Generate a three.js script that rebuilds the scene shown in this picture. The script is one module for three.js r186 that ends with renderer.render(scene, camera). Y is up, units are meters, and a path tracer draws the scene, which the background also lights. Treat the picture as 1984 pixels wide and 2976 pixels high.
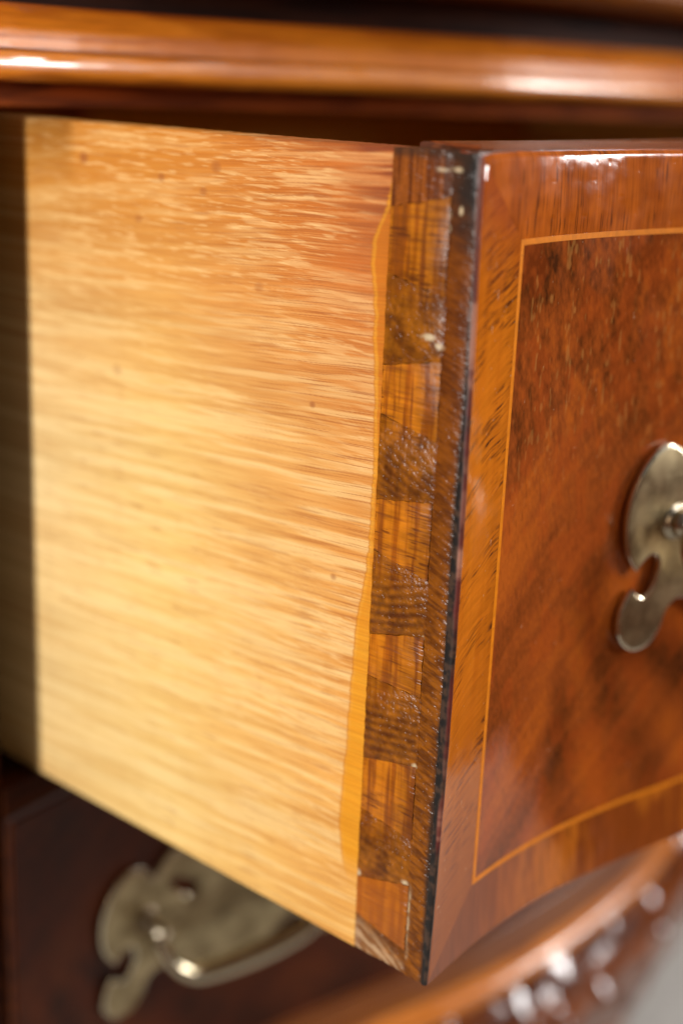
import * as THREE from 'three';
import { mergeGeometries, toCreasedNormals } from 'three/addons/utils/BufferGeometryUtils.js';
import { RectAreaLightUniformsLib } from 'three/addons/lights/RectAreaLightUniformsLib.js';

// ---------------------------------------------------------------- camera, lamps, exposure
const MM = 0.001;
const scene = new THREE.Scene();
scene.background = new THREE.Color(0.1, 0.097, 0.095);
const renderer = new THREE.WebGLRenderer({ antialias: true });
renderer.toneMapping = THREE.LinearToneMapping;
renderer.toneMappingExposure = 1.0;
renderer.shadowMap.enabled = true;
RectAreaLightUniformsLib.init();

const camera = new THREE.PerspectiveCamera(39.79, 682 / 1024, 0.02, 30);
{
  const yaw = 48.744 * Math.PI / 180, pitch = 16.9736 * Math.PI / 180, roll = 2.4373 * Math.PI / 180;
  camera.rotation.set(-pitch, -yaw, 0, 'YXZ');
  camera.rotateZ(roll);
  camera.position.set(-0.21826, 0.19179, 0.30203);
  camera.focus = 0.298;
  camera.userData.fStop = 4.9;
}
scene.add(camera);

function areaLamp(color, intensity, w, h, pos, target) {
  const l = new THREE.RectAreaLight(new THREE.Color(...color), intensity, w, h);
  l.position.set(...pos); l.lookAt(...target); scene.add(l);
  return l;
}
const AIM = [0.1, 0.08, 0.1];
const around = (az, el, d) => { const a = az * Math.PI / 180, e = el * Math.PI / 180; return [AIM[0] + d * Math.sin(a) * Math.cos(e), AIM[1] + d * Math.sin(e), AIM[2] + d * Math.cos(a) * Math.cos(e)]; };
areaLamp([1, 0.97, 0.95], 47, 0.54, 0.9, around(51.5, 15.5, 2.5), AIM);        // tall window, front right
areaLamp([1, 0.97, 0.93], 112, 0.2, 1.8, around(-96, 13, 3), AIM);         // tall window, left
areaLamp([1, 0.98, 0.97], 11, 1.4, 0.8, around(28, 54, 2.4), AIM);           // high light over the front
areaLamp([1, 0.72, 0.46], 6, 0.3, 1.2, around(-37, 4, 2.6), AIM);         // front-left light tinted warm, added as bounce fill for the shaded drawer side

// ---------------------------------------------------------------- noise and textures
const hash = (x, y, s) => { let h = (x * 374761393 + y * 668265263 + s * 982451653) | 0; h = Math.imul(h ^ (h >>> 13), 1274126177); h = Math.imul(h ^ (h >>> 16), 2246822519); return ((h ^ (h >>> 15)) >>> 0) / 4294967296; };
function vn(x, y, s) {
  const xi = Math.floor(x), yi = Math.floor(y), fx = x - xi, fy = y - yi, u = fx * fx * (3 - 2 * fx), v = fy * fy * (3 - 2 * fy);
  const a = hash(xi, yi, s), b = hash(xi + 1, yi, s), c = hash(xi, yi + 1, s), d = hash(xi + 1, yi + 1, s);
  return a + (b - a) * u + (c - a) * v + (a - b - c + d) * u * v;
}
const fbm = (x, y, s, o = 4) => { let a = 0.5, t = 0, n = 0; for (let i = 0; i < o; i++) { t += a * vn(x, y, s + i * 17); n += a; a *= 0.5; x = x * 2.03 + 11.3; y = y * 2.03 + 5.7; } return t / n; };
const clamp = (x, a = 0, b = 1) => Math.min(b, Math.max(a, x));
const ss = (a, b, x) => { const t = clamp((x - a) / (b - a)); return t * t * (3 - 2 * t); };
const lerp = (a, b, t) => a + (b - a) * t;
const mix = (a, b, t) => [lerp(a[0], b[0], t), lerp(a[1], b[1], t), lerp(a[2], b[2], t)];
const mul = (a, k) => [a[0] * k, a[1] * k, a[2] * k];
let seedNow = 12345; const rnd = () => { seedNow = (Math.imul(seedNow, 1664525) + 1013904223) >>> 0; return seedNow / 4294967296; };
const enc = (c) => { c = clamp(c); return 255 * (c <= 0.0031308 ? 12.92 * c : 1.055 * Math.pow(c, 1 / 2.4) - 0.055); };
function colorMap(w, h, fn, wrap = THREE.ClampToEdgeWrapping) {       // fn(u, v) returns linear rgb
  const d = new Uint8Array(w * h * 4);
  for (let j = 0; j < h; j++) for (let i = 0; i < w; i++) { const c = fn((i + 0.5) / w, (j + 0.5) / h), k = 4 * (j * w + i); d[k] = enc(c[0]); d[k + 1] = enc(c[1]); d[k + 2] = enc(c[2]); d[k + 3] = 255; }
  const t = new THREE.DataTexture(d, w, h, THREE.RGBAFormat); t.colorSpace = THREE.SRGBColorSpace; t.wrapS = t.wrapT = wrap; t.magFilter = THREE.LinearFilter; t.minFilter = THREE.LinearFilter; t.needsUpdate = true;
  return t;
}
function grayMap(w, h, fn, wrap = THREE.ClampToEdgeWrapping) {
  const d = new Uint8Array(w * h * 4);
  for (let j = 0; j < h; j++) for (let i = 0; i < w; i++) { const c = 255 * clamp(fn((i + 0.5) / w, (j + 0.5) / h)), k = 4 * (j * w + i); d[k] = d[k + 1] = d[k + 2] = c; d[k + 3] = 255; }
  const t = new THREE.DataTexture(d, w, h, THREE.RGBAFormat); t.wrapS = t.wrapT = wrap; t.magFilter = THREE.LinearFilter; t.minFilter = THREE.LinearFilter; t.needsUpdate = true;
  return t;
}
const ragged = (y, s) => fbm(y * 0.09 + 2.5 * fbm(y * 0.045, s, s + 5, 2), s * 3.7, s, 4);
const interp = (tab, x) => { if (x <= tab[0][0]) return tab[0][1]; for (let i = 1; i < tab.length; i++) if (x <= tab[i][0]) return lerp(tab[i - 1][1], tab[i][1], (x - tab[i - 1][0]) / (tab[i][0] - tab[i - 1][0])); return tab[tab.length - 1][1]; };

const H = 180;                                                       // drawer height, mm
// edge of the varnish that bled from the joint on to the oak: [height, distance from the stile]
const VARNISH = [[0, 119], [12, 118.5], [20.5, 115.4], [28.9, 113.7], [46.5, 114.5], [63.6, 115.3], [80, 116], [86.8, 117.2], [94.8, 118.2], [107.9, 118.7], [126, 118.3], [130, 118.2], [140.5, 117.1], [150, 116.7], [157, 115.6], [161, 115.7], [164.7, 117.2], [168.2, 118.7], [171, 119.3], [175, 120.3], [180, 120.6]];

function oakAt(z, y) {                                                // z toward the drawer front, y up, in mm
  const wz = z + 6 * (fbm(z * 0.03, y * 0.04, 3, 2) - 0.5), wy = y - 0.05 * z + 1.8 * (fbm(z * 0.014, y * 0.03, 9, 3) - 0.5) + 0.5 * (fbm(z * 0.07, y * 0.12, 19, 2) - 0.5);
  const yy = y + 5 * (fbm(z * 0.03, y * 0.06, 83, 2) - 0.5), zz = clamp(z + 12 * (fbm(z * 0.04, y * 0.07, 81, 2) - 0.5), 0, 115);
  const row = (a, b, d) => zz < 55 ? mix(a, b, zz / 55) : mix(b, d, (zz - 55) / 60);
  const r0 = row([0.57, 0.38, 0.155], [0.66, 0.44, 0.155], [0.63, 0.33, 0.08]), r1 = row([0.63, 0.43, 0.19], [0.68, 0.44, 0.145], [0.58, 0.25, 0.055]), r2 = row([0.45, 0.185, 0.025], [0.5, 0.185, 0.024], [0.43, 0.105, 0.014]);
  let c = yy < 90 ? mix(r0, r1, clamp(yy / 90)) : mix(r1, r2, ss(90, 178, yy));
  const plain = ss(0.35, 0.65, fbm(z * 0.012, y * 0.025, 71, 2)), up = ss(50, 125, y);
  const broad = fbm(wz * 0.01, wy * 0.09, 21, 3), streak = fbm(wz * 0.036, wy * 0.68, 31, 4), fine = fbm(wz * 0.1, wy * 3.4, 41, 3);
  c = mul(c, 0.9 + 0.2 * broad);
  c = mix(c, [c[0] * 0.84, c[1] * 0.72, c[2] * 0.58], 0.42 * ss(0.47, 0.3, streak));
  c = mix(c, [lerp(c[0], 0.76, 0.6), lerp(c[1], 0.57, 0.6), lerp(c[2], 0.3, 0.5)], (0.66 - 0.36 * ss(95, 165, y)) * ss(0.46, 0.7, streak));
  c = mul(c, 0.92 + 0.16 * fine);
  const slant = wy + 0.07 * wz, crowd = ss(0.3, 0.65, fbm(wz * 0.03, wy * 0.06, 55, 2)), near = ss(40, 112, z);
  const flake = fbm(wz * 0.095 + 40, slant * 1.15, 51, 3), flake2 = fbm(wz * 0.2 + 9, (wy + 0.06 * wz) * 2.4, 53, 3), hair = fbm(wz * 0.07 + 3, wy * 5.5, 57, 2);
  c = mix(c, [0.78, 0.52, 0.22], (0.42 - 0.06 * up) * (0.3 + 0.7 * crowd) * ss(0.56, 0.74, flake));
  c = mix(c, [0.78, 0.52, 0.22], (0.45 - 0.05 * up) * crowd * ss(0.6, 0.78, flake2));
  c = mix(c, [0.74, 0.46, 0.18], 0.26 * near * (0.4 + 0.6 * crowd) * ss(0.56, 0.8, hair));
  c = mix(c, [0.3, 0.085, 0.018], (0.4 + 0.3 * up) * near * ss(0.43, 0.22, hair));
  const pore = fbm(wz * 0.14 + 7, wy * 3.6, 61, 2);
  c = mix(c, [0.3, 0.1, 0.025], 0.42 * ss(0.64, 0.84, pore) * (0.4 + 0.6 * plain));
  const dark = ss(105, 121, z) * ss(150, 176, y + 5 * (streak - 0.5)) + 0.55 * ss(176, 180, y + 2 * (fine - 0.5)) * ss(60, 100, z);
  c = mix(c, [0.16, 0.032, 0.01], 0.85 * clamp(dark) * ss(0.62, 0.36, streak + 0.3 * (fine - 0.5) - 0.08 * ss(172, 180, y)));
  for (const [sz, sy, r, k] of SPOTS) { const d = Math.hypot((z - sz) * 0.8, y - sy) / r; if (d < 1) c = mix(c, [0.26, 0.075, 0.02], k * (1 - d * d)); }
  const edge = interp(VARNISH, y) + 0.7 * (fbm(y * 0.35, 3, 91, 3) - 0.5), inside = z - edge + 0.5 * (fine - 0.5);
  if (inside > -0.5 && y > 14) {
    const t = ss(0, 0.35, inside) * ss(14, 24, y), deep = ss(0.9, 1.5, inside + 0.5 * (fbm(y * 0.2, 7, 95, 2) - 0.5)) * ss(60, 130, y), gr = 0.8 + 0.4 * fine;
    const film = mix([0.6, 0.25, 0.012], [0.46, 0.14, 0.006], deep);
    c = mix(c, mix([c[0] * 0.9, c[1] * 0.6, c[2] * 0.12], mul(film, gr), 0.7), t * (0.8 + 0.2 * ss(0, 1.6, inside)));
    c = mix(c, [0.36, 0.11, 0.008], 0.5 * Math.exp(-(((inside - 0.25) / 0.22) ** 2)) * ss(14, 24, y));
  }
  return c;
}
const SPOTS = [[24, 171.5, 1.6, 0.8], [52, 169, 1.2, 0.6], [70, 172.5, 1.6, 0.5], [66, 167, 1.2, 0.5], [44, 159, 1.3, 0.4], [36, 122, 1.8, 0.3], [101, 125, 0.9, 0.7], [84, 148, 1.4, 0.4], [109, 88, 0.9, 0.6]];
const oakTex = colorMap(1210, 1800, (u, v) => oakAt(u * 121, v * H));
const oakBump = grayMap(605, 900, (u, v) => { const z = u * 121, y = v * H, wy = y - 0.05 * z; return 0.5 + 0.5 * (fbm(z * 0.1, wy * 3.2, 41, 3) - 0.5) - 0.4 * ss(0.8, 0.95, vn(z * 0.22 + 7, wy * 5.2, 61)); });

// the joint, z 112..144
const JZ = 112, JW = 32;
function tailAt(z, y) {
  const a = fbm((z - 120) * 0.9, y * 0.07, 101, 3), b = fbm(z * 0.16, y * 2.2, 111, 3), p = vn(z * 0.3, y * 4.2, 121), g = fbm(z * 0.25, y * 0.2, 131, 2);
  let c = mix([0.25, 0.062, 0.003], [0.4, 0.122, 0.006], ss(0.32, 0.68, a));
  c = mul(c, 0.6 + 0.5 * b + 0.3 * g);
  c = mix(c, [0.17, 0.043, 0.006], 0.6 * ss(0.6, 0.42, a) * ss(0.5, 0.35, vn((z - 120) * 1.1, y * 0.05, 141)));
  const clump = fbm(z * 0.22, y * 0.3, 143, 2);
  c = mix(c, [0.1, 0.024, 0.005], 0.8 * ss(0.62, 0.85, p) * ss(0.42, 0.62, clump));
  c = mix(c, [0.14, 0.034, 0.006], 0.5 * ss(0.56, 0.75, fbm(z * 0.12, y * 1.5, 145, 3)));
  c = mul(c, lerp(1.06, 0.7, ss(124, 136, z)) * (0.8 + 0.4 * fbm(z * 0.5, y * 0.5, 147, 2)));
  if (y < 24) c = mul(mix(c, [0.42, 0.11, 0.012], 0.5), 0.85);
  if (y > 138) c = mul(c, 0.86);
  return c;
}
const ringAt = (z, y) => { const w = y + (y > 100 ? 0.45 : y > 74 ? -0.2 : y > 44 ? -0.12 : 0.1) * (z - 120) + 1.0 * (fbm(z * 0.12, y * 0.1, 151, 2) - 0.5); return 0.5 + 0.5 * Math.sin(w * 2 * Math.PI / 2.1 + 3.2 * fbm(z * 0.12, y * 0.22, 161, 3)); };
const ringy = (y) => y < 40 ? 0.3 : y < 100 ? 0.85 : y < 128 ? 0.55 : 0.15;
const edgeAt = (y) => 139.9 + 0.5 * (1 - ((y - 90) / 90) ** 2) + 1.1 * ss(95, 150, y) * ss(182, 168, y);
const PINS = [[154, 138], [125, 109.3], [95.6, 79.6], [68, 50], [35, 20.4]];
function pinAt(z, y) {
  const r = ringAt(z, y), m = fbm(z * 0.3, y * 0.35, 171, 3), g = fbm(z * 0.9, y * 0.9, 181, 3), k = ringy(y);
  let c = mix([0.075, 0.019, 0.003], [0.25, 0.078, 0.005], clamp(0.12 + 0.85 * ss(0.3, 0.7, m) * (1 - k) + k * (0.55 * r * (0.5 + g) + 0.8 * (m - 0.42))));
  c = mul(c, 0.65 + 0.7 * g);
  if (y > 166) { const st = fbm(z * 1.3, y * 0.06, 191, 3); c = mul(mix([0.105, 0.026, 0.006], [0.23, 0.062, 0.01], ss(0.4, 0.66, st)), 0.75 + 0.5 * g); }
  for (const [hi, lo] of PINS) if (y < hi + 1 && y > lo - 1) {
    const t = (hi - y) / (hi - lo) + 0.3 * (fbm(z * 0.25, y * 0.3, 183, 3) - 0.5), amber = 0.75 * ss(0.5, 0.05, t) + 0.5 * ss(0.85, 1.05, t);
    c = mix(c, mul(tailAt(z, y), 0.72), clamp(amber));
  }
  const lap = ss(134.2, 134.9, z);
  if (lap > 0) { const t = fbm((z - 0.25 * y) * 0.35, (y + 0.35 * z) * 1.8, 201, 3); c = mix(c, mul(mix(mix([0.1, 0.025, 0.005], [0.19, 0.05, 0.006], ss(0.3, 0.7, 0.5 * t + 0.5 * m)), mix([0.11, 0.03, 0.004], [0.27, 0.08, 0.006], ss(0.3, 0.7, 0.6 * t + 0.4 * m)), ss(150, 60, y)), 0.85), lap); }
  // black stain that ran down from the top corner, and along the edge
  const corner = ss(13.5, 2, Math.hypot((z - 141) * 1.15, (y - 176) * 0.62) + 3 * (m - 0.5)), brim = ss(-1.3, 0.1, z - edgeAt(y) + 1.5 * (ragged(y, 211) - 0.5));
  c = mix(c, [0.018, 0.015, 0.013], clamp(0.95 * corner + 0.85 * brim));
  c = mix(c, [0.03, 0.018, 0.012], 0.7 * ss(177.4, 179.2, y + 1.2 * (g - 0.5)));
  // pale chips, filler and glue
  for (const [sz, sy, rz, ry, k2] of CHIPS) { const d = Math.hypot((z - sz) / rz, (y - sy) / ry) + 0.7 * (g - 0.5); if (d < 1) c = mix(c, [0.47, 0.36, 0.22], k2 * (1 - d) * 1.6 > 1 ? 1 : k2 * (1 - d) * 1.6); }
  const scrape = ss(11, 3, y + 0.36 * (z - 120)) * ss(135.6, 133.2, z), sc = fbm((z - 0.7 * y) * 0.28, (y + 0.55 * z) * 1.5, 221, 4);
  c = mix(c, mix([0.2, 0.085, 0.03], [0.45, 0.29, 0.16], ss(0.36, 0.66, sc)), 0.85 * scrape);
  const seam = Math.exp(-(((z - 135.2) / 0.42) ** 2)) * ss(23.8, 22.4, y) * ss(3, 6, y);
  c = mix(c, [0.4, 0.28, 0.16], seam * (0.2 + 0.65 * ss(0.35, 0.6, vn(z, y * 0.9, 231))));
  return c;
}
const CHIPS = [[137.3, 169, 0.55, 1.3, 1], [134.7, 168, 0.4, 1.5, 0.6], [134.9, 165.3, 0.35, 0.9, 0.9], [132.5, 176.3, 2.2, 0.6, 0.6], [136, 176.5, 1.4, 0.6, 0.7], [131.5, 144, 2.3, 0.9, 0.9], [134, 142.6, 1.6, 1.0, 0.9], [132, 138.6, 1.8, 0.5, 0.7], [134.4, 109.8, 0.7, 0.8, 0.8], [134.5, 81.2, 0.5, 0.7, 0.7], [134.3, 51.6, 0.9, 0.9, 0.9], [120.4, 19.6, 0.8, 1.3, 0.9], [124, 18.6, 2.4, 0.5, 0.7], [133.6, 22.9, 1.2, 0.8, 0.9]];
const tailTex = colorMap(320, 1800, (u, v) => tailAt(JZ + u * JW, v * H));
const pinTex = colorMap(320, 1800, (u, v) => pinAt(JZ + u * JW, v * H));
const pinBump = grayMap(320, 1800, (u, v) => { const z = JZ + u * JW, y = v * H, k = ringy(y); return 0.5 + 0.42 * k * (ringAt(z, y) - 0.5) * (0.5 + fbm(z * 0.9, y * 0.5, 237, 2)) + 0.75 * (fbm(z * 1.2, y * 1.7, 241, 3) - 0.5) - 0.5 * ss(0.72, 0.9, vn(z * 1.1, y * 2.2, 251)); });
const tailBump = grayMap(320, 1800, (u, v) => { const z = JZ + u * JW, y = v * H; return 0.5 + 0.4 * (fbm(z * 0.2, y * 2.4, 111, 3) - 0.5) + 0.25 * (fbm(z, y, 261, 2) - 0.5) - 0.45 * ss(0.76, 0.92, vn(z * 0.35, y * 4.2, 121)); });

// veneers of the curved front, x 0..165, y 0..180
const FW = 165;
function panelAt(x, y) {
  const wx = x + 5 * (fbm(x * 0.03, y * 0.03, 301, 3) - 0.5), wy = y + 5 * (fbm(x * 0.03, y * 0.03, 303, 3) - 0.5);
  const across = 0.62 * wx - 0.79 * wy, along = 0.79 * wx + 0.62 * wy;
  const bands = fbm(across * 0.085, along * 0.008, 311, 4), fine = fbm(across * 0.4, along * 0.045, 321, 3), speck = fbm(x * 1.5 + 0.3 * y, y * 0.9, 331, 3), cloud = fbm(wx * 0.05, wy * 0.04, 341, 3);
  const high = ss(95, 135, y), fleck = fbm(x * 0.5 + 0.12 * y, y * 0.26, 351, 3);
  const fx = x - 40, fy = 98 - y, far = Math.hypot(fx, fy), fan = Math.atan2(fx, fy) * 19 + 2.2 * fbm(x * 0.06, y * 0.05, 361, 2), rib = 0.5 + 0.5 * Math.sin(fan), inFan = ss(26, 42, far) * ss(80, 58, y) * ss(36, 50, x);
  let k = 0.5 + (1 - 0.6 * inFan) * lerp(1.15, 0.6, high) * (bands - 0.5) + 0.32 * (fine - 0.5) + 0.34 * (speck - 0.5) + 0.45 * (cloud - 0.5) + 0.75 * high * (fleck - 0.5);
  k += inFan * 0.42 * (rib - 0.55) - 0.2 * Math.exp(-(((x - 88) / 12) ** 2 + ((y - 56) / 11) ** 2));
  k -= 0.24 * ss(44, 22, x) * ss(95, 140, y) + 0.16 * ss(142, 160, y) * ss(95, 45, x) + 0.14 * ss(34, 20, x) * ss(80, 30, y);
  k = clamp(k);
  let c = k < 0.5 ? mix([0.05, 0.014, 0.0035], [0.215, 0.048, 0.008], k / 0.5) : mix([0.215, 0.048, 0.008], [0.36, 0.085, 0.009], (k - 0.5) / 0.5);
  c = mix(c, [0.3, 0.05, 0.007], 0.25 * ss(0.5, 0.66, fbm(x * 0.22, y * 0.13, 371, 2)));
  c = mix(c, [0.42, 0.2, 0.05], 0.3 * high * ss(0.68, 0.84, fbm(x * 0.9, y * 0.3, 381, 2)));
  const pore = vn(x * 1.1 + y * 0.25, y * 0.24 - 0.1 * x, 391);
  c = mix(c, [0.4, 0.24, 0.14], 0.45 * ss(0.965, 0.99, vn(x * 1.1, y * 0.9, 393)));
  return mix(c, [0.03, 0.009, 0.003], 0.22 * ss(0.74, 0.95, pore));
}
const panelTex = colorMap(1100, 1200, (u, v) => panelAt(u * FW, v * H), THREE.MirroredRepeatWrapping);
const sideBandTex = colorMap(200, 1800, (u, v) => {
  const x = u * 20, y = v * H, t = y - 0.42 * x;
  const w = t + 1.6 * (fbm(x * 0.12, y * 0.05, 401, 2) - 0.5), clump = ss(0.34, 0.6, fbm(x * 0.1, w * 0.13, 411, 2));
  let c = mix([0.43, 0.108, 0.006], [0.55, 0.155, 0.009], fbm(x * 0.5, y * 0.04, 421, 3));
  c = mul(c, 0.7 + 0.36 * fbm(x * 0.2, w * 1.3, 431, 3) - 0.1 * ss(12, 19, x));
  const dash = fbm(x * 0.22 + 3, w * 2.6, 441, 2), dash2 = vn(x * 0.4 + 9, w * 4.6, 443);
  c = mix(c, [0.075, 0.02, 0.006], 0.85 * ss(0.56, 0.74, dash) * clump + 0.5 * ss(0.78, 0.93, dash2) * (0.3 + clump * 0.7));
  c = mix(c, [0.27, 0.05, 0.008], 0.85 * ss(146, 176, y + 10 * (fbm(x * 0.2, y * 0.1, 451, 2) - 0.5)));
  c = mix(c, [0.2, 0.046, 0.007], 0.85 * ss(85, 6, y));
  c = mix(c, [0.5, 0.33, 0.2], 0.6 * ss(0.955, 0.985, vn(x * 1.3, y * 1.1, 459)));
  c = mix(c, [0.2, 0.03, 0.012], 0.7 * ss(1.1, 0.25, x + 1.2 * (ragged(y, 455) - 0.5)));
  return c;
});
function crossAt(x, y, top) {
  const w = x + 1.4 * (fbm(x * 0.05, y * 0.06, 461, 2) - 0.5) + (top ? 0 : 0.12 * y);
  const st = fbm(w * (top ? 0.4 : 0.15), y * 0.03, 471, 3), f = fbm(w * 2.2, y * 0.14, 481, 3), d = vn(w * 2.9, y * 0.2, 491), cl = fbm(x * 0.04, y * 0.08, 495, 2);
  let c = top ? mix([0.23, 0.05, 0.005], [0.33, 0.078, 0.008], ss(0.28, 0.72, 0.5 * st + 0.5 * fbm(x * 0.2, y * 0.25, 473, 3))) : mix([0.17, 0.038, 0.006], mix([0.23, 0.055, 0.008], [0.42, 0.12, 0.01], ss(25, 75, x)), ss(0.4, 0.68, st));
  c = mul(c, 0.72 + 0.56 * f);
  c = mix(c, [0.03, 0.008, 0.003], 0.6 * ss(0.7, 0.9, d) * ss(0.35, 0.6, cl));
  if (!top) c = mul(c, 0.8 + 0.2 * ss(5, 50, x));
  return c;
}
const topBandTex = colorMap(1320, 150, (u, v) => crossAt(u * FW, 161 + v * 19, true), THREE.MirroredRepeatWrapping);
const lowBandTex = colorMap(1320, 150, (u, v) => crossAt(u * FW, v * 19, false), THREE.MirroredRepeatWrapping);
const stringTex = colorMap(256, 64, (u, v) => mul([0.56, 0.165, 0.006], 0.8 + 0.4 * fbm(u * 40, v * 8, 501, 3)), THREE.RepeatWrapping);
const polishBump = grayMap(512, 512, (u, v) => 0.5 + 0.6 * (fbm(u * 40, v * 40, 511, 4) - 0.5) + 0.25 * (fbm(u * 150, v * 50, 521, 2) - 0.5) - 0.35 * ss(0.86, 0.97, vn(u * 110, v * 90, 523)), THREE.MirroredRepeatWrapping);
const polishRough = grayMap(512, 512, (u, v) => 0.06 + 0.08 * ss(0.4, 0.7, fbm(u * 14, v * 14, 531, 4)) + 0.05 * fbm(u * 90, v * 60, 541, 2), THREE.MirroredRepeatWrapping);
const mahoganyTex = colorMap(1024, 256, (u, v) => { const a = fbm(u * 8, v * 26, 601, 4), f = fbm(u * 30, v * 120, 611, 3); return mul(mix([0.44, 0.125, 0.01], [0.62, 0.2, 0.014], ss(0.3, 0.7, a)), 0.85 + 0.3 * f); }, THREE.MirroredRepeatWrapping);
const darkWoodTex = colorMap(512, 256, (u, v) => { const a = fbm(u * 6, v * 18, 621, 4), f = fbm(u * 20, v * 90, 631, 3); return mul(mix([0.075, 0.018, 0.005], [0.18, 0.045, 0.008], ss(0.3, 0.7, a)), 0.75 + 0.5 * f); }, THREE.MirroredRepeatWrapping);
const brassTex = colorMap(256, 256, (u, v) => mix([0.27, 0.205, 0.11], [0.44, 0.35, 0.2], ss(0.3, 0.7, fbm(u * 9, v * 9, 641, 4))), THREE.MirroredRepeatWrapping);
const brassRough = grayMap(256, 256, (u, v) => 0.36 + 0.14 * fbm(u * 12, v * 12, 651, 4), THREE.MirroredRepeatWrapping);
const carpetTex = colorMap(512, 512, (u, v) => mul([0.36, 0.355, 0.33], 0.8 + 0.4 * fbm(u * 60, v * 60, 661, 4)), THREE.MirroredRepeatWrapping);

const rep = (t, a, b) => { const c = t.clone(); c.repeat.set(a, b); c.needsUpdate = true; return c; };
const edgeTex = colorMap(160, 1440, (u, v) => {
  const z = JZ + u * JW, y = v * H, n = fbm(z * 0.9, y * 0.7, 673, 4), b = 1.5 * (1 - ((y - 90) / 90) ** 2);
  let c = mix(mix([0.012, 0.01, 0.009], [0.05, 0.028, 0.018], ss(0.4, 0.7, n)), mix([0.05, 0.02, 0.012], [0.15, 0.04, 0.012], n), ss(138, 165, y + 30 * (n - 0.5)) * ss(179, 168, y));
  const worn = ss(-1.0, -0.35, z - 141.4 - b + 1.3 * (ragged(y, 675) - 0.5));
  c = mix(c, mix([0.12, 0.02, 0.015], [0.4, 0.17, 0.11], ss(0.5, 0.7, ragged(y * 1.7, 677))), 0.75 * worn * ss(0.42, 0.62, ragged(y * 0.6, 679)));
  return c;
});
const mat = (o) => new THREE.MeshPhysicalMaterial({ side: THREE.DoubleSide, ...o });
const M = {
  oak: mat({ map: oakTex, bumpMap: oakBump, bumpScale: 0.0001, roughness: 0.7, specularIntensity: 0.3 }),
  tail: mat({ map: tailTex, bumpMap: tailBump, bumpScale: 0.00014, roughness: 0.3, specularIntensity: 0.5 }),
  pin: mat({ map: pinTex, bumpMap: pinBump, bumpScale: 0.0002, roughness: 0.26, specularIntensity: 0.45 }),
  edge: mat({ map: edgeTex, roughness: 0.34, specularIntensity: 0.7 }),
  panel: mat({ map: panelTex, bumpMap: polishBump, color: new THREE.Color(1.08, 1.05, 1.05), bumpScale: 0.00004, roughness: 1, specularIntensity: 0.6, roughnessMap: polishRough }),
  sideBand: mat({ map: sideBandTex, bumpMap: rep(polishBump, 20 / 165, 180 / 165), bumpScale: 0.00005, roughness: 1, specularIntensity: 0.6, roughnessMap: rep(polishRough, 20 / 165, 180 / 165) }),
  topBand: mat({ map: topBandTex, color: new THREE.Color(1.15, 1.12, 1.1), bumpMap: rep(polishBump, 1, 19 / 165), bumpScale: 0.00007, roughness: 1, specularIntensity: 0.6, roughnessMap: rep(polishRough, 1, 19 / 165) }),
  lowBand: mat({ map: lowBandTex, color: new THREE.Color(1.2, 1.2, 1.2), bumpMap: rep(polishBump, 1, 19 / 165), bumpScale: 0.00005, roughness: 1, specularIntensity: 0.6, roughnessMap: rep(polishRough, 1, 19 / 165) }),
  string: mat({ map: stringTex, roughness: 0.3, specularIntensity: 0.3 }),
  mahogany: mat({ map: mahoganyTex, color: new THREE.Color(1.05, 1.0, 0.95), bumpMap: polishBump, bumpScale: 0.00006, roughness: 0.3, specularIntensity: 0.8 }),
  ledge: mat({ map: mahoganyTex, color: new THREE.Color(0.3, 0.265, 0.24), roughness: 0.5, specularIntensity: 0.25 }),
  bead: mat({ map: mahoganyTex, color: new THREE.Color(0.95, 0.92, 0.8), roughness: 0.26, ior: 1.7 }),
  darkWood: mat({ map: darkWoodTex, roughness: 0.3 }),
  topEdge: mat({ map: darkWoodTex, color: new THREE.Color(1.5, 1.3, 1.2), bumpMap: polishBump, bumpScale: 0.0001, roughness: 0.25 }),
  rawWood: mat({ map: darkWoodTex, color: new THREE.Color(1.9, 1.6, 1.2), roughness: 0.85, specularIntensity: 0.3 }),
  stile: mat({ map: darkWoodTex, color: new THREE.Color(0.3, 0.28, 0.28), roughness: 0.6, specularIntensity: 0.12 }),  // dark wood taken darker, shade below drawer and top board held in the colour
  shadedLowerFront: mat({ map: panelTex, color: new THREE.Color(0.28, 0.25, 0.25), roughness: 0.35, specularIntensity: 0.25 }),  // panel veneer with the shade under the open drawer put into its colour
  carved: mat({ map: darkWoodTex, roughness: 0.12, ior: 1.6 }),
  brass: mat({ map: brassTex, metalness: 1, roughness: 1, roughnessMap: brassRough }),
  brassBright: mat({ color: new THREE.Color(0.5, 0.43, 0.3), metalness: 1, roughness: 0.16 }),
  rim: mat({ color: new THREE.Color(0.62, 0.54, 0.4), metalness: 1, roughness: 0.24 }),
  steel: mat({ color: new THREE.Color(0.4, 0.34, 0.25), metalness: 1, roughness: 0.28 }),
  boards: mat({ map: darkWoodTex, color: new THREE.Color(0.5, 0.5, 0.5), roughness: 1, specularIntensity: 0.05 }),
  carpet: mat({ map: carpetTex, roughness: 0.95 }),
};

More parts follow.
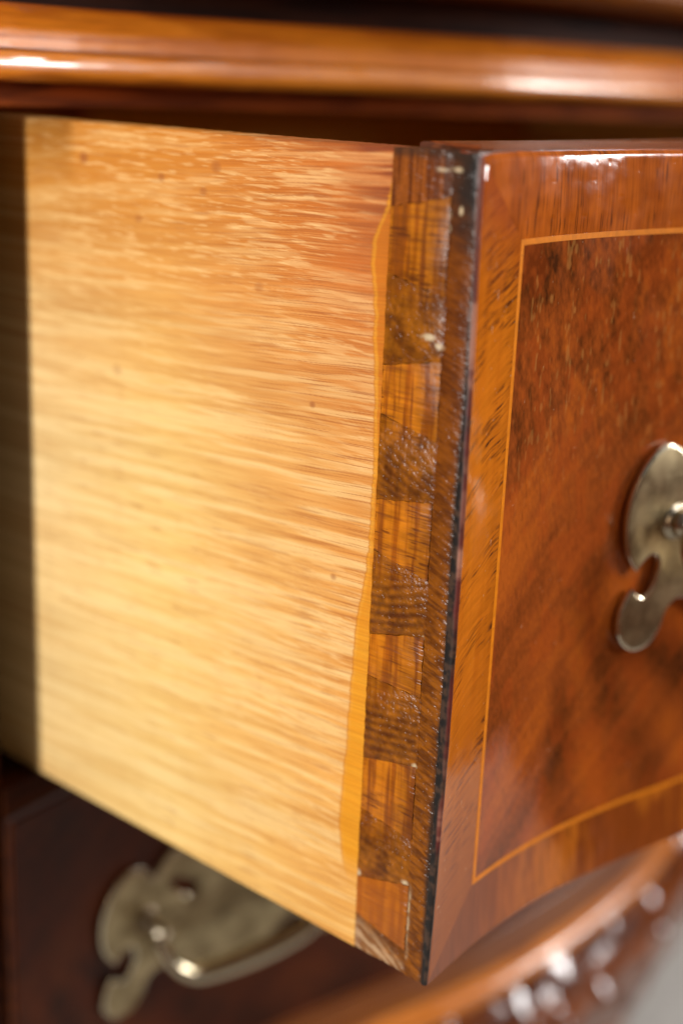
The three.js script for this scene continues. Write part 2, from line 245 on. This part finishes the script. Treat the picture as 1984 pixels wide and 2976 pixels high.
// ---------------------------------------------------------------- helpers
const used = {};
const numbered = (n) => { used[n] = (used[n] ?? -1) + 1; return used[n] ? `${n}_${String(used[n]).padStart(3, '0')}` : n; };
function thing(name, label, category, [x, y, z] = [0, 0, 0]) { const o = new THREE.Group(); o.name = numbered(name); o.position.set(x * MM, y * MM, z * MM); o.userData = { label, category }; scene.add(o); return o; }
function part(name, geometry, material, parent, label) { const m = new THREE.Mesh(geometry, material); m.name = numbered(name); m.castShadow = m.receiveShadow = true; if (label) m.userData.label = label; parent.add(m); return m; }
function geo(pos, idx, uv) { const g = new THREE.BufferGeometry(); g.setAttribute('position', new THREE.Float32BufferAttribute(pos.map((v) => v * MM), 3)); g.setAttribute('uv', new THREE.Float32BufferAttribute(uv, 2)); if (idx) g.setIndex(idx); g.computeVertexNormals(); return g; }
// serpentine line of the chest front, mm from the end of the drawer: z offset
const SERP = [[-40, 4], [-20, 2.6], [0, 0], [23, -2.6], [39, -3], [53, -2.3], [66, -0.6], [79, 1.6], [92, 4.4], [104, 6.8], [128, 12], [155, 18.6], [192, 25], [245, 27.6]];
const serpTab = [...SERP, ...SERP.slice(0, -1).reverse().map(([x, z]) => [490 - x, z])];
function serp(x) {
  const t = serpTab; let i = 1; while (i < t.length - 1 && x > t[i][0]) i++;
  const p0 = t[Math.max(0, i - 2)], p1 = t[i - 1], p2 = t[i], p3 = t[Math.min(t.length - 1, i + 1)], h = p2[0] - p1[0], u = clamp((x - p1[0]) / h);
  const m1 = (p2[1] - p0[1]) / ((p2[0] - p0[0]) || 1) * h, m2 = (p3[1] - p1[1]) / ((p3[0] - p1[0]) || 1) * h, u2 = u * u, u3 = u2 * u;
  return (2 * u3 - 3 * u2 + 1) * p1[1] + (u3 - 2 * u2 + u) * m1 + (-2 * u3 + 3 * u2) * p2[1] + (u3 - u2) * m2;
}
// a cross-section carried along x: section(x) gives a closed list of [z, y]
function sweep(x0, x1, n, section, { closed = true, crease = 0.6, uvScale = [165, 40], caps = true } = {}) {
  const pos = [], uv = [], idx = []; let m = 0;
  for (let i = 0; i <= n; i++) {
    const x = lerp(x0, x1, i / n), s = section(x); m = s.length; let run = 0;
    s.forEach(([z, y], j) => { if (j) run += Math.hypot(z - s[j - 1][0], y - s[j - 1][1]); pos.push(x, y, z); uv.push(x / uvScale[0], run / uvScale[1]); });
  }
  const q = closed ? m : m - 1;
  for (let i = 0; i < n; i++) for (let j = 0; j < q; j++) { const a = i * m + j, b = i * m + (j + 1) % m, c = a + m, d = b + m; idx.push(a, c, b, b, c, d); }
  if (caps && closed) for (const [i, flip] of [[0, false], [n, true]]) {
    const s = section(i ? x1 : x0).map(([z, y]) => new THREE.Vector2(z, y));
    for (const f of THREE.ShapeUtils.triangulateShape(s, [])) idx.push(i * m + f[0], i * m + f[flip ? 2 : 1], i * m + f[flip ? 1 : 2]);
  }
  return toCreasedNormals(geo(pos, idx, uv), crease);
}
function box(x0, x1, y0, y1, z0, z1, uvk = 165) {
  const g = new THREE.BoxGeometry((x1 - x0) * MM, (y1 - y0) * MM, (z1 - z0) * MM).translate((x0 + x1) / 2 * MM, (y0 + y1) / 2 * MM, (z0 + z1) / 2 * MM);
  const p = g.attributes.position, n = g.attributes.normal, uv = g.attributes.uv;
  for (let i = 0; i < p.count; i++) { const X = p.getX(i) / MM, Y = p.getY(i) / MM, Z = p.getZ(i) / MM; uv.setXY(i, (Math.abs(n.getX(i)) > 0.5 ? Z : X) / uvk, (Math.abs(n.getY(i)) > 0.5 ? Z : Y) / uvk); }
  return g;
}
// a piece of the drawer side: an outline in (z, y), carried inward along +x
function sidePiece(poly, depth, x0, uvOf, { jitter = 0.1, bevel = 0.12, seed = 1 } = {}) {
  const pts = [];
  poly.forEach(([z, y], i) => { const [z2, y2] = poly[(i + 1) % poly.length], L = Math.hypot(z2 - z, y2 - y), k = Math.max(1, Math.round(L / 1.2)); for (let j = 0; j < k; j++) { const t = j / k, w = j ? jitter : jitter * 0.3; pts.push(new THREE.Vector2(lerp(z, z2, t) + w * (hash(i * 99 + j, 1, seed) - 0.5) * 2, lerp(y, y2, t) + w * (hash(i * 99 + j, 2, seed) - 0.5) * 2)); } });
  let g = new THREE.ExtrudeGeometry(new THREE.Shape(pts), { depth: depth - 2 * bevel, bevelEnabled: bevel > 0, bevelThickness: bevel, bevelSize: bevel, bevelOffset: -bevel, bevelSegments: 2, steps: 1, curveSegments: 1 });
  if (g.index) g = g.toNonIndexed();
  const p = g.attributes.position, n = p.count, out = new Float32Array(n * 3), uv = new Float32Array(n * 2);
  for (let i = 0; i < n; i++) { const k = i % 3 === 1 ? i + 1 : i % 3 === 2 ? i - 1 : i, z = p.getX(k), y = p.getY(k), x = p.getZ(k) + bevel + x0; out.set([x * MM, y * MM, z * MM], i * 3); uv.set(uvOf(z, y), i * 2); }
  const r = new THREE.BufferGeometry(); r.setAttribute('position', new THREE.BufferAttribute(out, 3)); r.setAttribute('uv', new THREE.BufferAttribute(uv, 2));
  return toCreasedNormals(r, 0.5);
}
const jointUV = (z, y) => [(z - JZ) / JW, y / H];

// ---------------------------------------------------------------- floor
{
  const f = new THREE.PlaneGeometry(8, 8).rotateX(-Math.PI / 2).translate(0.3, -0.2535, 0.5);
  const uv = f.attributes.uv; for (let i = 0; i < uv.count; i++) uv.setXY(i, uv.getX(i) * 12, uv.getY(i) * 24);
  const m = new THREE.Mesh(f, M.boards); m.name = 'floor'; m.userData = { kind: 'structure' }; m.receiveShadow = true; scene.add(m);
  const g = box(-350, 575, -253.4, -248.5, -450, 440); const q = part('added_floor_mat', g, M.carpet, scene); q.userData = { label: 'pale grey floor under the carved base of the chest, added as a small mat', category: 'mat' };  // grey floor added as a small mat, sized to limit its reflection in the veneer
}

// ---------------------------------------------------------------- the chest
const chest = thing('chest_of_drawers', 'polished mahogany chest with serpentine front, beaded mouldings and carved base apron', 'chest of drawers', [0, -248, 0]);
const body = new THREE.Group(); body.position.set(0, 248 * MM, 0);
const inChest = (name, g, m, label) => part(name, g.translate(0, 248 * MM, 0), m, chest, label);
const R = (x) => serp(x);
const TOPL = [[-60, 9.5], [-30, 4.9], [-14, 2.6], [-4, 1.3], [4, 0.4], [11, 0], [20, 0], [30, 0.4], [45, 1.4], [70, 4.4], [100, 9.6], [130, 16.4], [150, 21], [160, 22.8], [172, 24], [190, 24.9], [215, 25.7], [245, 26.3]];
const RT = (x) => { const m = x > 245 ? 490 - x : x; let t = 0; for (let k = -4; k <= 4; k++) t += interp(TOPL, Math.min(245, m + k * 2)) / 9; return t; };
const arcPts = (cz, cy, r, a0, a1, n) => Array.from({ length: n + 1 }, (_, i) => { const a = lerp(a0, a1, i / n) * Math.PI / 180; return [cz + r * Math.cos(a), cy + r * Math.sin(a)]; });
const at = (list) => (x) => list.map(([z, y]) => [R(x) + z, y]);
// top: board with rounded edge, hollow, fillet and bead
inChest('top_board', sweep(-62, 552, 120, (x) => [[-330, 217], ...arcPts(RT(x) + 20, 223.5, 6.5, -90, 90, 10), [-330, 230]]), M.ledge);
inChest('cove_moulding', sweep(-50, 540, 120, (x) => { const r = RT(x); return [[r - 8, 198], [r + 7, 198], ...Array.from({ length: 9 }, (_, i) => { const t = i / 8; return [r + 7 + 4 * (1 - Math.cos(t * Math.PI / 2)), 198.2 + 7.6 * Math.sin(t * Math.PI / 2)]; }), [r - 8, 206.2]]; }), M.mahogany);
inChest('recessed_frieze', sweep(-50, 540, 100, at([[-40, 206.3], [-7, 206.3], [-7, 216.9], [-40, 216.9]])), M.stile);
inChest('fillet', sweep(-45, 535, 120, (x) => [[-8, 195.9], [7.6, 195.9], [7.6, 198.1], [-8, 198.1]].map(([z, y]) => [RT(x) + z, y])), M.mahogany);
inChest('bead_moulding', sweep(-46, 536, 120, (x) => [[RT(x) - 8, 195.95], ...arcPts(RT(x) + 5.5, 192.1, 3.85, 88, -88, 14), [RT(x) - 8, 188.2]]), M.bead);
inChest('top_rail', sweep(-12.4, 502.4, 100, at([[-28, 188.1], [-6, 188.1], [-7, 182.2], [-28, 182.2]])), M.rawWood);
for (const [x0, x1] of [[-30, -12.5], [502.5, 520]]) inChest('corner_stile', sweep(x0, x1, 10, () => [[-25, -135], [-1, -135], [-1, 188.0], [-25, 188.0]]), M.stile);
inChest('side_panel', box(-30, -14, -240, 212, -330, -24.5), M.darkWood); inChest('side_panel', box(504, 520, -240, 212, -330, -24.5), M.darkWood);
inChest('back_panel', box(-14, 504, -240, 212, -330, -322), M.darkWood);
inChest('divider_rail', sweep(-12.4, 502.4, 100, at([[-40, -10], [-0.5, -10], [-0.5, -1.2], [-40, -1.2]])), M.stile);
inChest('dust_board', box(-13.8, 503.8, -8, -3, -321, -38), M.darkWood);
// base: ovolo, fillet, bead, carved apron
inChest('base_moulding', sweep(-45, 535, 140, (x) => { const r = R(x); return [[r - 20, -135.4], [r + 0.6, -135.4], ...Array.from({ length: 7 }, (_, i) => { const t = i / 6; return [r + 1.2 + 7.4 * t, -136 - 5.6 * t - 0.5 * Math.sin(Math.PI * t)]; }), [r + 8.8, -141.9], [r - 20, -142]]; }), M.ledge);
inChest('base_fillet', sweep(-45, 535, 140, at([[-20, -142.05], [9.2, -142.05], [9.3, -146.05], [-20, -146.05]])), M.bead);
inChest('base_bead', sweep(-47, 537, 140, (x) => [[R(x) - 20, -146.1], ...arcPts(R(x) + 8, -150.6, 5, 80, -88, 14), [R(x) - 20, -155.7]]), M.bead);
{
  const n = 560, m = 92, pos = [], uv = [], idx = [], lobes = [];
  for (let i = 0; i < 150; i++) lobes.push([-30 + 560 * rnd(), -160 - 82 * Math.pow(rnd(), 1.3), 3.5 + 5.5 * rnd(), 0.8 * (rnd() - 0.5), 0.8 * (rnd() - 0.5)]);
  for (let i = 0; i <= n; i++) for (let j = 0; j <= m; j++) {
    const x = lerp(-40, 530, i / n), y = lerp(-155.2, -247, j / m);
    const lean = x + 0.55 * (y + 155), g = Math.abs(Math.sin(lean * Math.PI / 13)), band = ss(-155, -161, y) * ss(-206, -190, y);
    const d0 = -155 - y;
    let o = 2 + 16 * ss(-6, 30, d0) - 15 * ss(34, 92, d0) + 0.4 * band * Math.sqrt(g) + 0.7 * (fbm(x * 0.09, y * 0.12, 701, 2) - 0.5);
    for (const [lx, ly, lr, ta, tb] of lobes) { const dx = x - lx, dy = y - ly, d = Math.hypot(dx, dy) / lr; if (d < 1) o += (lr * lr / 30 + ta * dx + tb * dy) * (1 - d * d); }
    const sink = ss(-244, -247, y) * 1.5;
    pos.push(x, y, R(x) + o - sink); uv.push(x / 120, y / 60);
  }
  for (let i = 0; i < n; i++) for (let j = 0; j < m; j++) { const a = i * (m + 1) + j; idx.push(a, a + 1, a + m + 1, a + m + 1, a + 1, a + m + 2); }
  const front = geo(pos, idx, uv), back = sweep(-40, 530, 100, at([[-16, -155.8], [1.2, -155.8], [1.2, -246.6], [-16, -246.6]]));
  inChest('carved_apron', mergeGeometries([front.toNonIndexed(), back.index ? back.toNonIndexed() : back]), M.carved);
}

// ---------------------------------------------------------------- the open drawer
const DZ = 141.3;                                                     // how far it is pulled out
const bow = (x, y) => 1.5 * Math.exp(-Math.max(0, x) / 6) * (1 - ((y - 90) / 90) ** 2);
const zf = (x, y) => DZ + serp(x) + bow(x, y);
const drawer = thing('open_drawer', 'pulled-out drawer with pale oak side, dovetailed corner and inlaid curved mahogany front', 'drawer', [0, 0, 0]);
// oak boards
const oakUV = (z, y) => [z / 121, y / H];
{
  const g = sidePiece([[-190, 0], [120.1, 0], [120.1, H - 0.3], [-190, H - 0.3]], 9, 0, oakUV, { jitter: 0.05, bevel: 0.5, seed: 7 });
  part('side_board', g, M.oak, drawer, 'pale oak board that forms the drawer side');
}
part('side_board', box(481, 490, 0, H - 0.3, -190, 120), M.oak, drawer);
part('back_board', box(9.2, 480.8, 12, H - 3, -190, -180), M.oak, drawer);
part('bottom_board', box(9.2, 480.8, 8, 13, -179.8, 118.8), M.oak, drawer);
// dovetails: [height at the shoulder, height at the end] of each tail's upper and lower edge
const TAILS = [[168.4, 171.4, 155.4, 152.1], [136.7, 139.6, 126.6, 123.3], [108.2, 110.6, 97.1, 93.8], [78.0, 81.6, 68.4, 67.6], [48.6, 51.6, 36.0, 33.6], [18.8, 22.6, 9.2, 6.0]];
const ZA = 120.1, ZB = 134.75;
const cut = (a, b, bevel = 0.06) => sidePiece(a, 8.6, b, jointUV, { jitter: 0.13, bevel, seed: Math.round(a[0][1] * 10) });
TAILS.forEach(([ul, ur, ll, lr], i) => part('dovetail_tail', cut([[ZA, ll + 0.04], [ZB, lr + 0.04], [ZB + 0.06 * (i % 2), ur - 0.04], [ZA, ul - 0.04]], [0.02, 0.06, 0.01, 0.04, 0.07, 0.02][i], 0.05), M.tail, drawer));
for (let i = 0; i <= TAILS.length; i++) {
  const up = i ? [TAILS[i - 1][2], TAILS[i - 1][3]] : [179.8, 179.8], lo = i < TAILS.length ? [TAILS[i][0], TAILS[i][1]] : [0.15, 0.15];
  part('dovetail_pin', cut([[ZA - 0.2, lo[0] + 0.03], [ZB + 0.35, lo[1] + 0.03], [ZB + 0.35, up[1] - 0.03], [ZA - 0.2, up[0] - 0.03]], [0.12, 0.07, 0.1, 0.08, 0.06, 0.09, 0.3][i]), M.pin, drawer);
}
part('lap_edge', sidePiece([[ZB + 0.08, 0.12], [140.3, 0.12], [140.9, 50], [141.1, 90], [141.6, 150], [140.7, 179.8], [ZB + 0.08, 179.8]], 0.5, 0.12, jointUV, { jitter: 0.08, bevel: 0.1, seed: 31 }), M.pin, drawer);
// black-stained worn edge of the front
{
  const pos = [], uv = [], idx = [], ny = 300;
  const rows = [];
  for (let j = 0; j <= ny; j++) {
    const y = lerp(0.05, 179.3, j / ny), b = 1.5 * (1 - ((y - 90) / 90) ** 2), z1 = DZ + b + 0.1 + 0.3 * (ragged(y, 801) - 0.5), x0 = -0.02 + 0.12 * (ragged(y, 811) - 0.5), zs = edgeAt(y) + 0.7 * (ragged(y, 821) - 0.5);
    rows.push([[0.6, zs], [x0 + 0.12, zs], [x0 - 0.02, zs + 0.2], [x0 - 0.06, z1 - 1.0], [x0, z1 - 0.7], [x0 + 0.1, z1 - 0.42], [x0 + 0.25, z1 - 0.22], [x0 + 0.5, z1 - 0.12], [x0 + 1, z1 - 0.3], [1.2, z1 - 1.2]].map(([x, z]) => [x, y, z]));
  }
  const m = rows[0].length; rows.flat().forEach(([x, y, z]) => { pos.push(x, y, z); uv.push((z - JZ) / JW, y / H); });
  for (let j = 0; j < ny; j++) for (let i = 0; i < m - 1; i++) { const a = j * m + i; idx.push(a, a + 1, a + m, a + m, a + 1, a + m + 1); }
  part('worn_edge', geo(pos, idx, uv), M.edge, drawer, 'black-stained worn corner edge of the drawer front');
}
// core of the front
part('front_board', mergeGeometries([
  sweep(9.4, 489.8, 130, (x) => { const z = zf(x, 0) - 0.95; return [[119, 0.2], [z, 0.2], [z, 178.6], [z - 0.3, 179.85], [z - 1.2, 180.0], [lerp(z, 119, 0.4), 180.35], [119.8, 180.75], [119, 180.4]]; }),
  sweep(0.5, 9.5, 8, (x) => { const z = zf(x, 0) - 0.95; return [[135.6, 0.2], [z, 0.2], [z, 178.6], [z - 0.3, 179.85], [z - 1.2, 180.0], [136.6, 180.1], [135.6, 179.9]]; }),
]), M.darkWood, drawer);
part('top_edge', sweep(7, 489.7, 130, (x) => { const z = zf(x, 0) - 1.4; return [[119.6 + 16 * ss(11, 7, x), 180.2], [lerp(z, 119, 0.5), 180.2], [z, 179.9], [z, 180.08], [lerp(z, 119, 0.4), 180.42], [120.4 + 16 * ss(11, 7, x), 180.85], [119.6 + 16 * ss(11, 7, x), 180.5]]; }), M.topEdge, drawer);
// veneers: a curved four-cornered piece, corners bl, br, tr, tl in (x, y)
function veneer(q, out, uvOf, { nx = 40, ny = 40, thick = 1.1, base = zf, roundLeft = 0, roundTop = 0, warpX = (u) => u } = {}) {
  const pos = [], uv = [], idx = [], P = (u, v, lift) => {
    const [bl, br, tr, tl] = q, x = lerp(lerp(bl[0], br[0], u), lerp(tl[0], tr[0], u), v); let y = lerp(lerp(bl[1], br[1], u), lerp(tl[1], tr[1], u), v), z = base(x, y) + lift;
    if (roundLeft) { const rl = roundLeft * (1 + 1.6 * ss(158, 178, y)); if (x < 0.25 + rl) { const d = rl - (x - 0.25); z -= 0.8 * (rl - Math.sqrt(Math.max(0, rl * rl - d * d))); } }
    if (roundTop) z -= 0.45 * Math.max(0, (y - 170) / 10) ** 2 + 0.22 * (fbm(x * 0.12, y * 0.16, 905, 3) - 0.5) * ss(160, 175, y);
    const rt = roundTop * (1 + 1.4 * Math.exp(-x / 3.5));
    if (roundTop && y > H - rt) { const d = y - (H - rt); z -= rt - Math.sqrt(Math.max(0, rt * rt - d * d)); }
    if (roundLeft && y > H - 4) z -= 0.12 * (y - H + 4) ** 2;
    return [x, y, z];
  };
  for (let j = 0; j <= ny; j++) for (let i = 0; i <= nx; i++) { const p = P(warpX(i / nx), roundTop ? 1 - (1 - j / ny) ** 2.2 : j / ny, out); pos.push(...p); uv.push(...uvOf(p[0], p[1])); }
  for (let j = 0; j < ny; j++) for (let i = 0; i < nx; i++) { const a = j * (nx + 1) + i; idx.push(a, a + 1, a + nx + 1, a + nx + 1, a + 1, a + nx + 2); }
  const front = geo(pos, idx, uv), p2 = [], u2 = [], i2 = [], ring = [];
  for (let i = 0; i <= nx; i++) ring.push(i); for (let j = 1; j <= ny; j++) ring.push(j * (nx + 1) + nx); for (let i = nx - 1; i >= 0; i--) ring.push(ny * (nx + 1) + i); for (let j = ny - 1; j >= 0; j--) ring.push(j * (nx + 1));
  for (const k of ring) { p2.push(pos[3 * k], pos[3 * k + 1], pos[3 * k + 2], pos[3 * k], pos[3 * k + 1], pos[3 * k + 2] - thick); u2.push(uv[2 * k], uv[2 * k + 1], uv[2 * k], uv[2 * k + 1]); }
  for (let k = 0; k < ring.length - 1; k++) i2.push(2 * k, 2 * k + 1, 2 * k + 2, 2 * k + 2, 2 * k + 1, 2 * k + 3);
  return mergeGeometries([front, geo(p2, i2, u2)]);
}
const fUV = (x, y) => [x / FW, y / H], S0 = 18.0, S1 = 19.25, T1 = 162.9, T0 = 161.7, B0 = 16.9, B1 = 18.15, E = 490;
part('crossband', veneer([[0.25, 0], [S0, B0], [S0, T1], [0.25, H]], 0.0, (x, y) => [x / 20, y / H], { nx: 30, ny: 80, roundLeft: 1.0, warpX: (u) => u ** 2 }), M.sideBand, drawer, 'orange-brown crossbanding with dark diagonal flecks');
part('crossband', veneer([[S0, T1], [E - S0, T1], [E - 0.25, H], [0.25, H]], 0.01, (x, y) => [x / FW, (y - 161) / 19], { nx: 420, ny: 34, roundTop: 1.5 }), M.topBand, drawer, 'red-brown crossbanding along the top edge');
part('crossband', veneer([[0.25, 0], [E - 0.25, 0], [E - S0, B0], [S0, B0]], -0.01, (x, y) => [x / FW, y / 19], { nx: 160, ny: 10 }), M.lowBand, drawer, 'crossbanding of upright stripes along the bottom edge');
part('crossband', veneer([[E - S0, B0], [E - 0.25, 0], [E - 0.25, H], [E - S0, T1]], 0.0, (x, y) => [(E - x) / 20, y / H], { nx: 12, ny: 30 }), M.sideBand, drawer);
part('stringing', veneer([[S0, B0], [S1, B1], [S1, T0], [S0, T1]], 0.03, (x, y) => [y / 40, x / 10], { nx: 2, ny: 40 }), M.string, drawer);
part('stringing', veneer([[S1, T0], [E - S1, T0], [E - S0, T1], [S0, T1]], 0.03, (x, y) => [x / 40, y / 10], { nx: 160, ny: 2 }), M.string, drawer);
part('stringing', veneer([[S0, B0], [E - S0, B0], [E - S1, B1], [S1, B1]], 0.03, (x, y) => [x / 40, y / 10], { nx: 160, ny: 2 }), M.string, drawer);
part('stringing', veneer([[E - S1, B1], [E - S0, B0], [E - S0, T1], [E - S1, T0]], 0.03, (x, y) => [y / 40, x / 10], { nx: 2, ny: 20 }), M.string, drawer);
part('veneer_panel', veneer([[S1, B1], [E - S1, B1], [E - S1, T0], [S1, T0]], 0.0, fUV, { nx: 200, ny: 60 }), M.panel, drawer, 'figured red-brown mahogany panel inside the stringing');

// ---------------------------------------------------------------- handles: pierced plate, two posts, a hanging bail (u right, v up, w out; origin at the left post)
const SPAN = 66;
function handleParts() {
  // left half of the outline, from the top middle to the bottom middle, u from the left post
  const half = [[33, 13], [27, 17.5], [22, 14], [17, 16.5], [11, 17], [6.5, 13.5], [3.2, 9.5], [1.6, 12.8], [-1.5, 15.3], [-5.5, 16.2], [-10, 14.4], [-14, 10.4], [-16.9, 5], [-18, -1], [-17.2, -7], [-15.2, -11.3], [-12.3, -14.6], [-9.6, -12.3], [-6.8, -11.2], [-4.8, -12.6], [-4.4, -15.6], [-5.6, -19.2], [-8.4, -21.6], [-11, -20.8], [-13, -18.8], [-15.4, -21], [-17.2, -25], [-17, -29.5], [-14.4, -33.4], [-10, -35.6], [-5.2, -35], [-1.4, -31.5], [0.6, -27], [4, -24.5], [9, -25.5], [14, -29], [20, -31], [26, -31.5], [30, -35], [33, -38]];
  const pts = [...half, ...half.slice(1, -1).reverse().map(([u, v]) => [SPAN - u, v])].map(([u, v]) => new THREE.Vector2(u, v));
  const dense = []; const corner = (i) => { const a = pts[(i + pts.length - 1) % pts.length], b = pts[i], c = pts[(i + 1) % pts.length], d1 = b.clone().sub(a).normalize(), d2 = c.clone().sub(b).normalize(); return d1.dot(d2) < 0.45; };
  const N = pts.length;
  for (let i = 0; i < N; i++) {
    const p1 = pts[i], p2 = pts[(i + 1) % N], p0 = corner(i) ? p1 : pts[(i + N - 1) % N], p3 = corner((i + 1) % N) ? p2 : pts[(i + 2) % N];
    for (let k = 0; k < 4; k++) { const t = k / 4, f = (a, b, c, d) => 0.5 * (2 * b + (c - a) * t + (2 * a - 5 * b + 4 * c - d) * t * t + (3 * b - a - 3 * c + d) * t ** 3); dense.push(new THREE.Vector2(f(p0.x, p1.x, p2.x, p3.x), f(p0.y, p1.y, p2.y, p3.y))); }
  }
  const outline = new THREE.Shape(dense.reverse());
  for (const side of [0, 1]) { const hole = new THREE.Path(), n = 22; for (let k = 0; k <= n; k++) { const a = -2 * Math.PI * k / n, e = 9 * Math.cos(a), w = 3.6 * Math.sin(a) * (1 + 0.35 * Math.cos(a)), u = 15 + e * 0.8 + w * 0.6, v = 3 - e * 0.6 + w * 0.8; hole[k ? 'lineTo' : 'moveTo'](side ? SPAN - u : u, v); } outline.holes.push(hole); }
  let plate = new THREE.ExtrudeGeometry(outline, { depth: 0.5, bevelEnabled: true, bevelThickness: 0.8, bevelSize: 0.85, bevelOffset: -0.8, bevelSegments: 3, curveSegments: 1 });
  plate.translate(0, 0, 0.75); plate.scale(MM, MM, MM);
  { const uv = plate.attributes.uv; for (let i = 0; i < uv.count; i++) uv.setXY(i, uv.getX(i) / 40, uv.getY(i) / 40); }
  const postPts = [[0, 9.8], [1.6, 9.5], [2.6, 8.4], [2.9, 7.2], [2.3, 5.9], [2.0, 5.2], [2.6, 4.6], [3.4, 4.0], [3.7, 3.2], [3.1, 2.4], [4.0, 2.0], [4.6, 1.4], [4.7, 0.6]].reverse().map(([r, w]) => new THREE.Vector2(r * MM, (w < 3.3 ? w : 3.3 + (w - 3.3) * 1.6) * MM));
  const post = new THREE.LatheGeometry(postPts, 28).rotateX(Math.PI / 2);
  const path = new THREE.CatmullRomCurve3([[0.8, -3.9, 7.0], [-0.4, -6.5, 7.6], [0.6, -11.5, 8.8], [4.6, -17.5, 10.6], [10.5, -21.2, 11.8], [19, -22.2, 12.3], [33, -22.6, 12.4], [47, -22.2, 12.3], [55.5, -21.2, 11.8], [61.4, -17.5, 10.6], [65.4, -11.5, 8.8], [66.4, -6.5, 7.6], [65.2, -3.9, 7.0]].map((p) => new THREE.Vector3(p[0], p[1], p[2] + 3.4).multiplyScalar(MM)));
  const bail = new THREE.TubeGeometry(path, 110, 3.2 * MM, 14);
  { const p = bail.attributes.position, n = bail.attributes.normal, f = path.getSpacedPoints(110); for (let i = 0; i <= 110; i++) { const t = i / 110, k = 0.72 + 0.5 * Math.sin(Math.PI * t) ** 2; for (let j = 0; j <= 14; j++) { const a = i * 15 + j; p.setXYZ(a, f[i].x + n.getX(a) * 3.2 * MM * k, f[i].y + n.getY(a) * 3.2 * MM * k, f[i].z + n.getZ(a) * 3.2 * MM * k); } } }
  return { plate, post, bail };
}
const HP = handleParts();
function handle(owner, x, y, zbase, label, swing = 0) {
  const x2 = x + SPAN, za = serp(x) + zbase, zb = serp(x2) + zbase;
  const holder = part('drawer_handle', swing ? HP.bail.clone().translate(swing * MM, 0, 0) : HP.bail, M.brassBright, owner, label);
  holder.position.set(x * MM, y * MM, za * MM); holder.rotation.y = -Math.atan2(zb - za, SPAN);
  // the plate follows the curve of the wood
  const g = HP.plate.clone(), p = g.attributes.position, cs = Math.cos(holder.rotation.y), sn = Math.sin(holder.rotation.y);
  for (let i = 0; i < p.count; i++) { const u = p.getX(i) / MM, xx = x + u * cs, lin = za + (zb - za) * u / SPAN; p.setZ(i, p.getZ(i) + (serp(xx) + zbase - lin + 0.25) * MM); }
  const pg = toCreasedNormals(g, 0.55); pg.clearGroups(); for (const q of HP.plate.groups) pg.addGroup(q.start, q.count, q.materialIndex);
  part('backplate', pg, [M.brass, M.rim], holder);
  for (const u of [0, SPAN]) { const q = part('post', HP.post, M.steel, holder); q.position.set(u * MM, -3.5 * MM, 1.2 * MM); }
  return holder;
}
handle(drawer, 83.2, 96.2, DZ, 'dull brass bail handle on a pierced plate', -4);
handle(drawer, 342, 97, DZ, 'dull brass bail handle on a pierced plate, right end');

// ---------------------------------------------------------------- the closed lower drawer
const lower = thing('closed_drawer', 'closed lower drawer of mahogany, colour darkened for shade beneath the open drawer', 'drawer', [0, -134, 0]);
const LX = -12;
const zl = (x) => serp(x) - 0.2;
const lowG = (g) => g.translate(0, 134 * MM, 0);
part('front_board', lowG(sweep(LX, 490 - LX, 120, (x) => [[-18, -134.5], [zl(x) - 0.9, -134.5], [zl(x) - 0.9, -11], [-18, -11]])), M.darkWood, lower);
part('veneer_panel', lowG(veneer([[LX + 1.6, -132.6], [E - LX - 1.6, -132.6], [E - LX - 1.6, -13], [LX + 1.6, -13]], 0, (x, y) => [x / FW + 0.35, (y + 140) / H], { nx: 160, ny: 30, base: zl })), M.shadedLowerFront, lower);
part('cock_bead', lowG(sweep(LX, 490 - LX, 120, (x) => [[zl(x) - 1, -134.4], ...arcPts(zl(x), -133.6, 0.8, -80, 80, 5), [zl(x) - 1, -132.8]])), M.darkWood, lower);
part('side_board', lowG(box(0, 9, -134, -14, -300, -18.2)), M.oak, lower); part('side_board', lowG(box(481, 490, -134, -14, -300, -18.2)), M.oak, lower);
{ const h = handle(lower, 41, 134 - 64, -0.2, 'blurred brass bail handle on a pierced plate', 0.5); h.renderOrder = 0; handle(lower, 383, 134 - 64, -0.2); }

renderer.render(scene, camera);
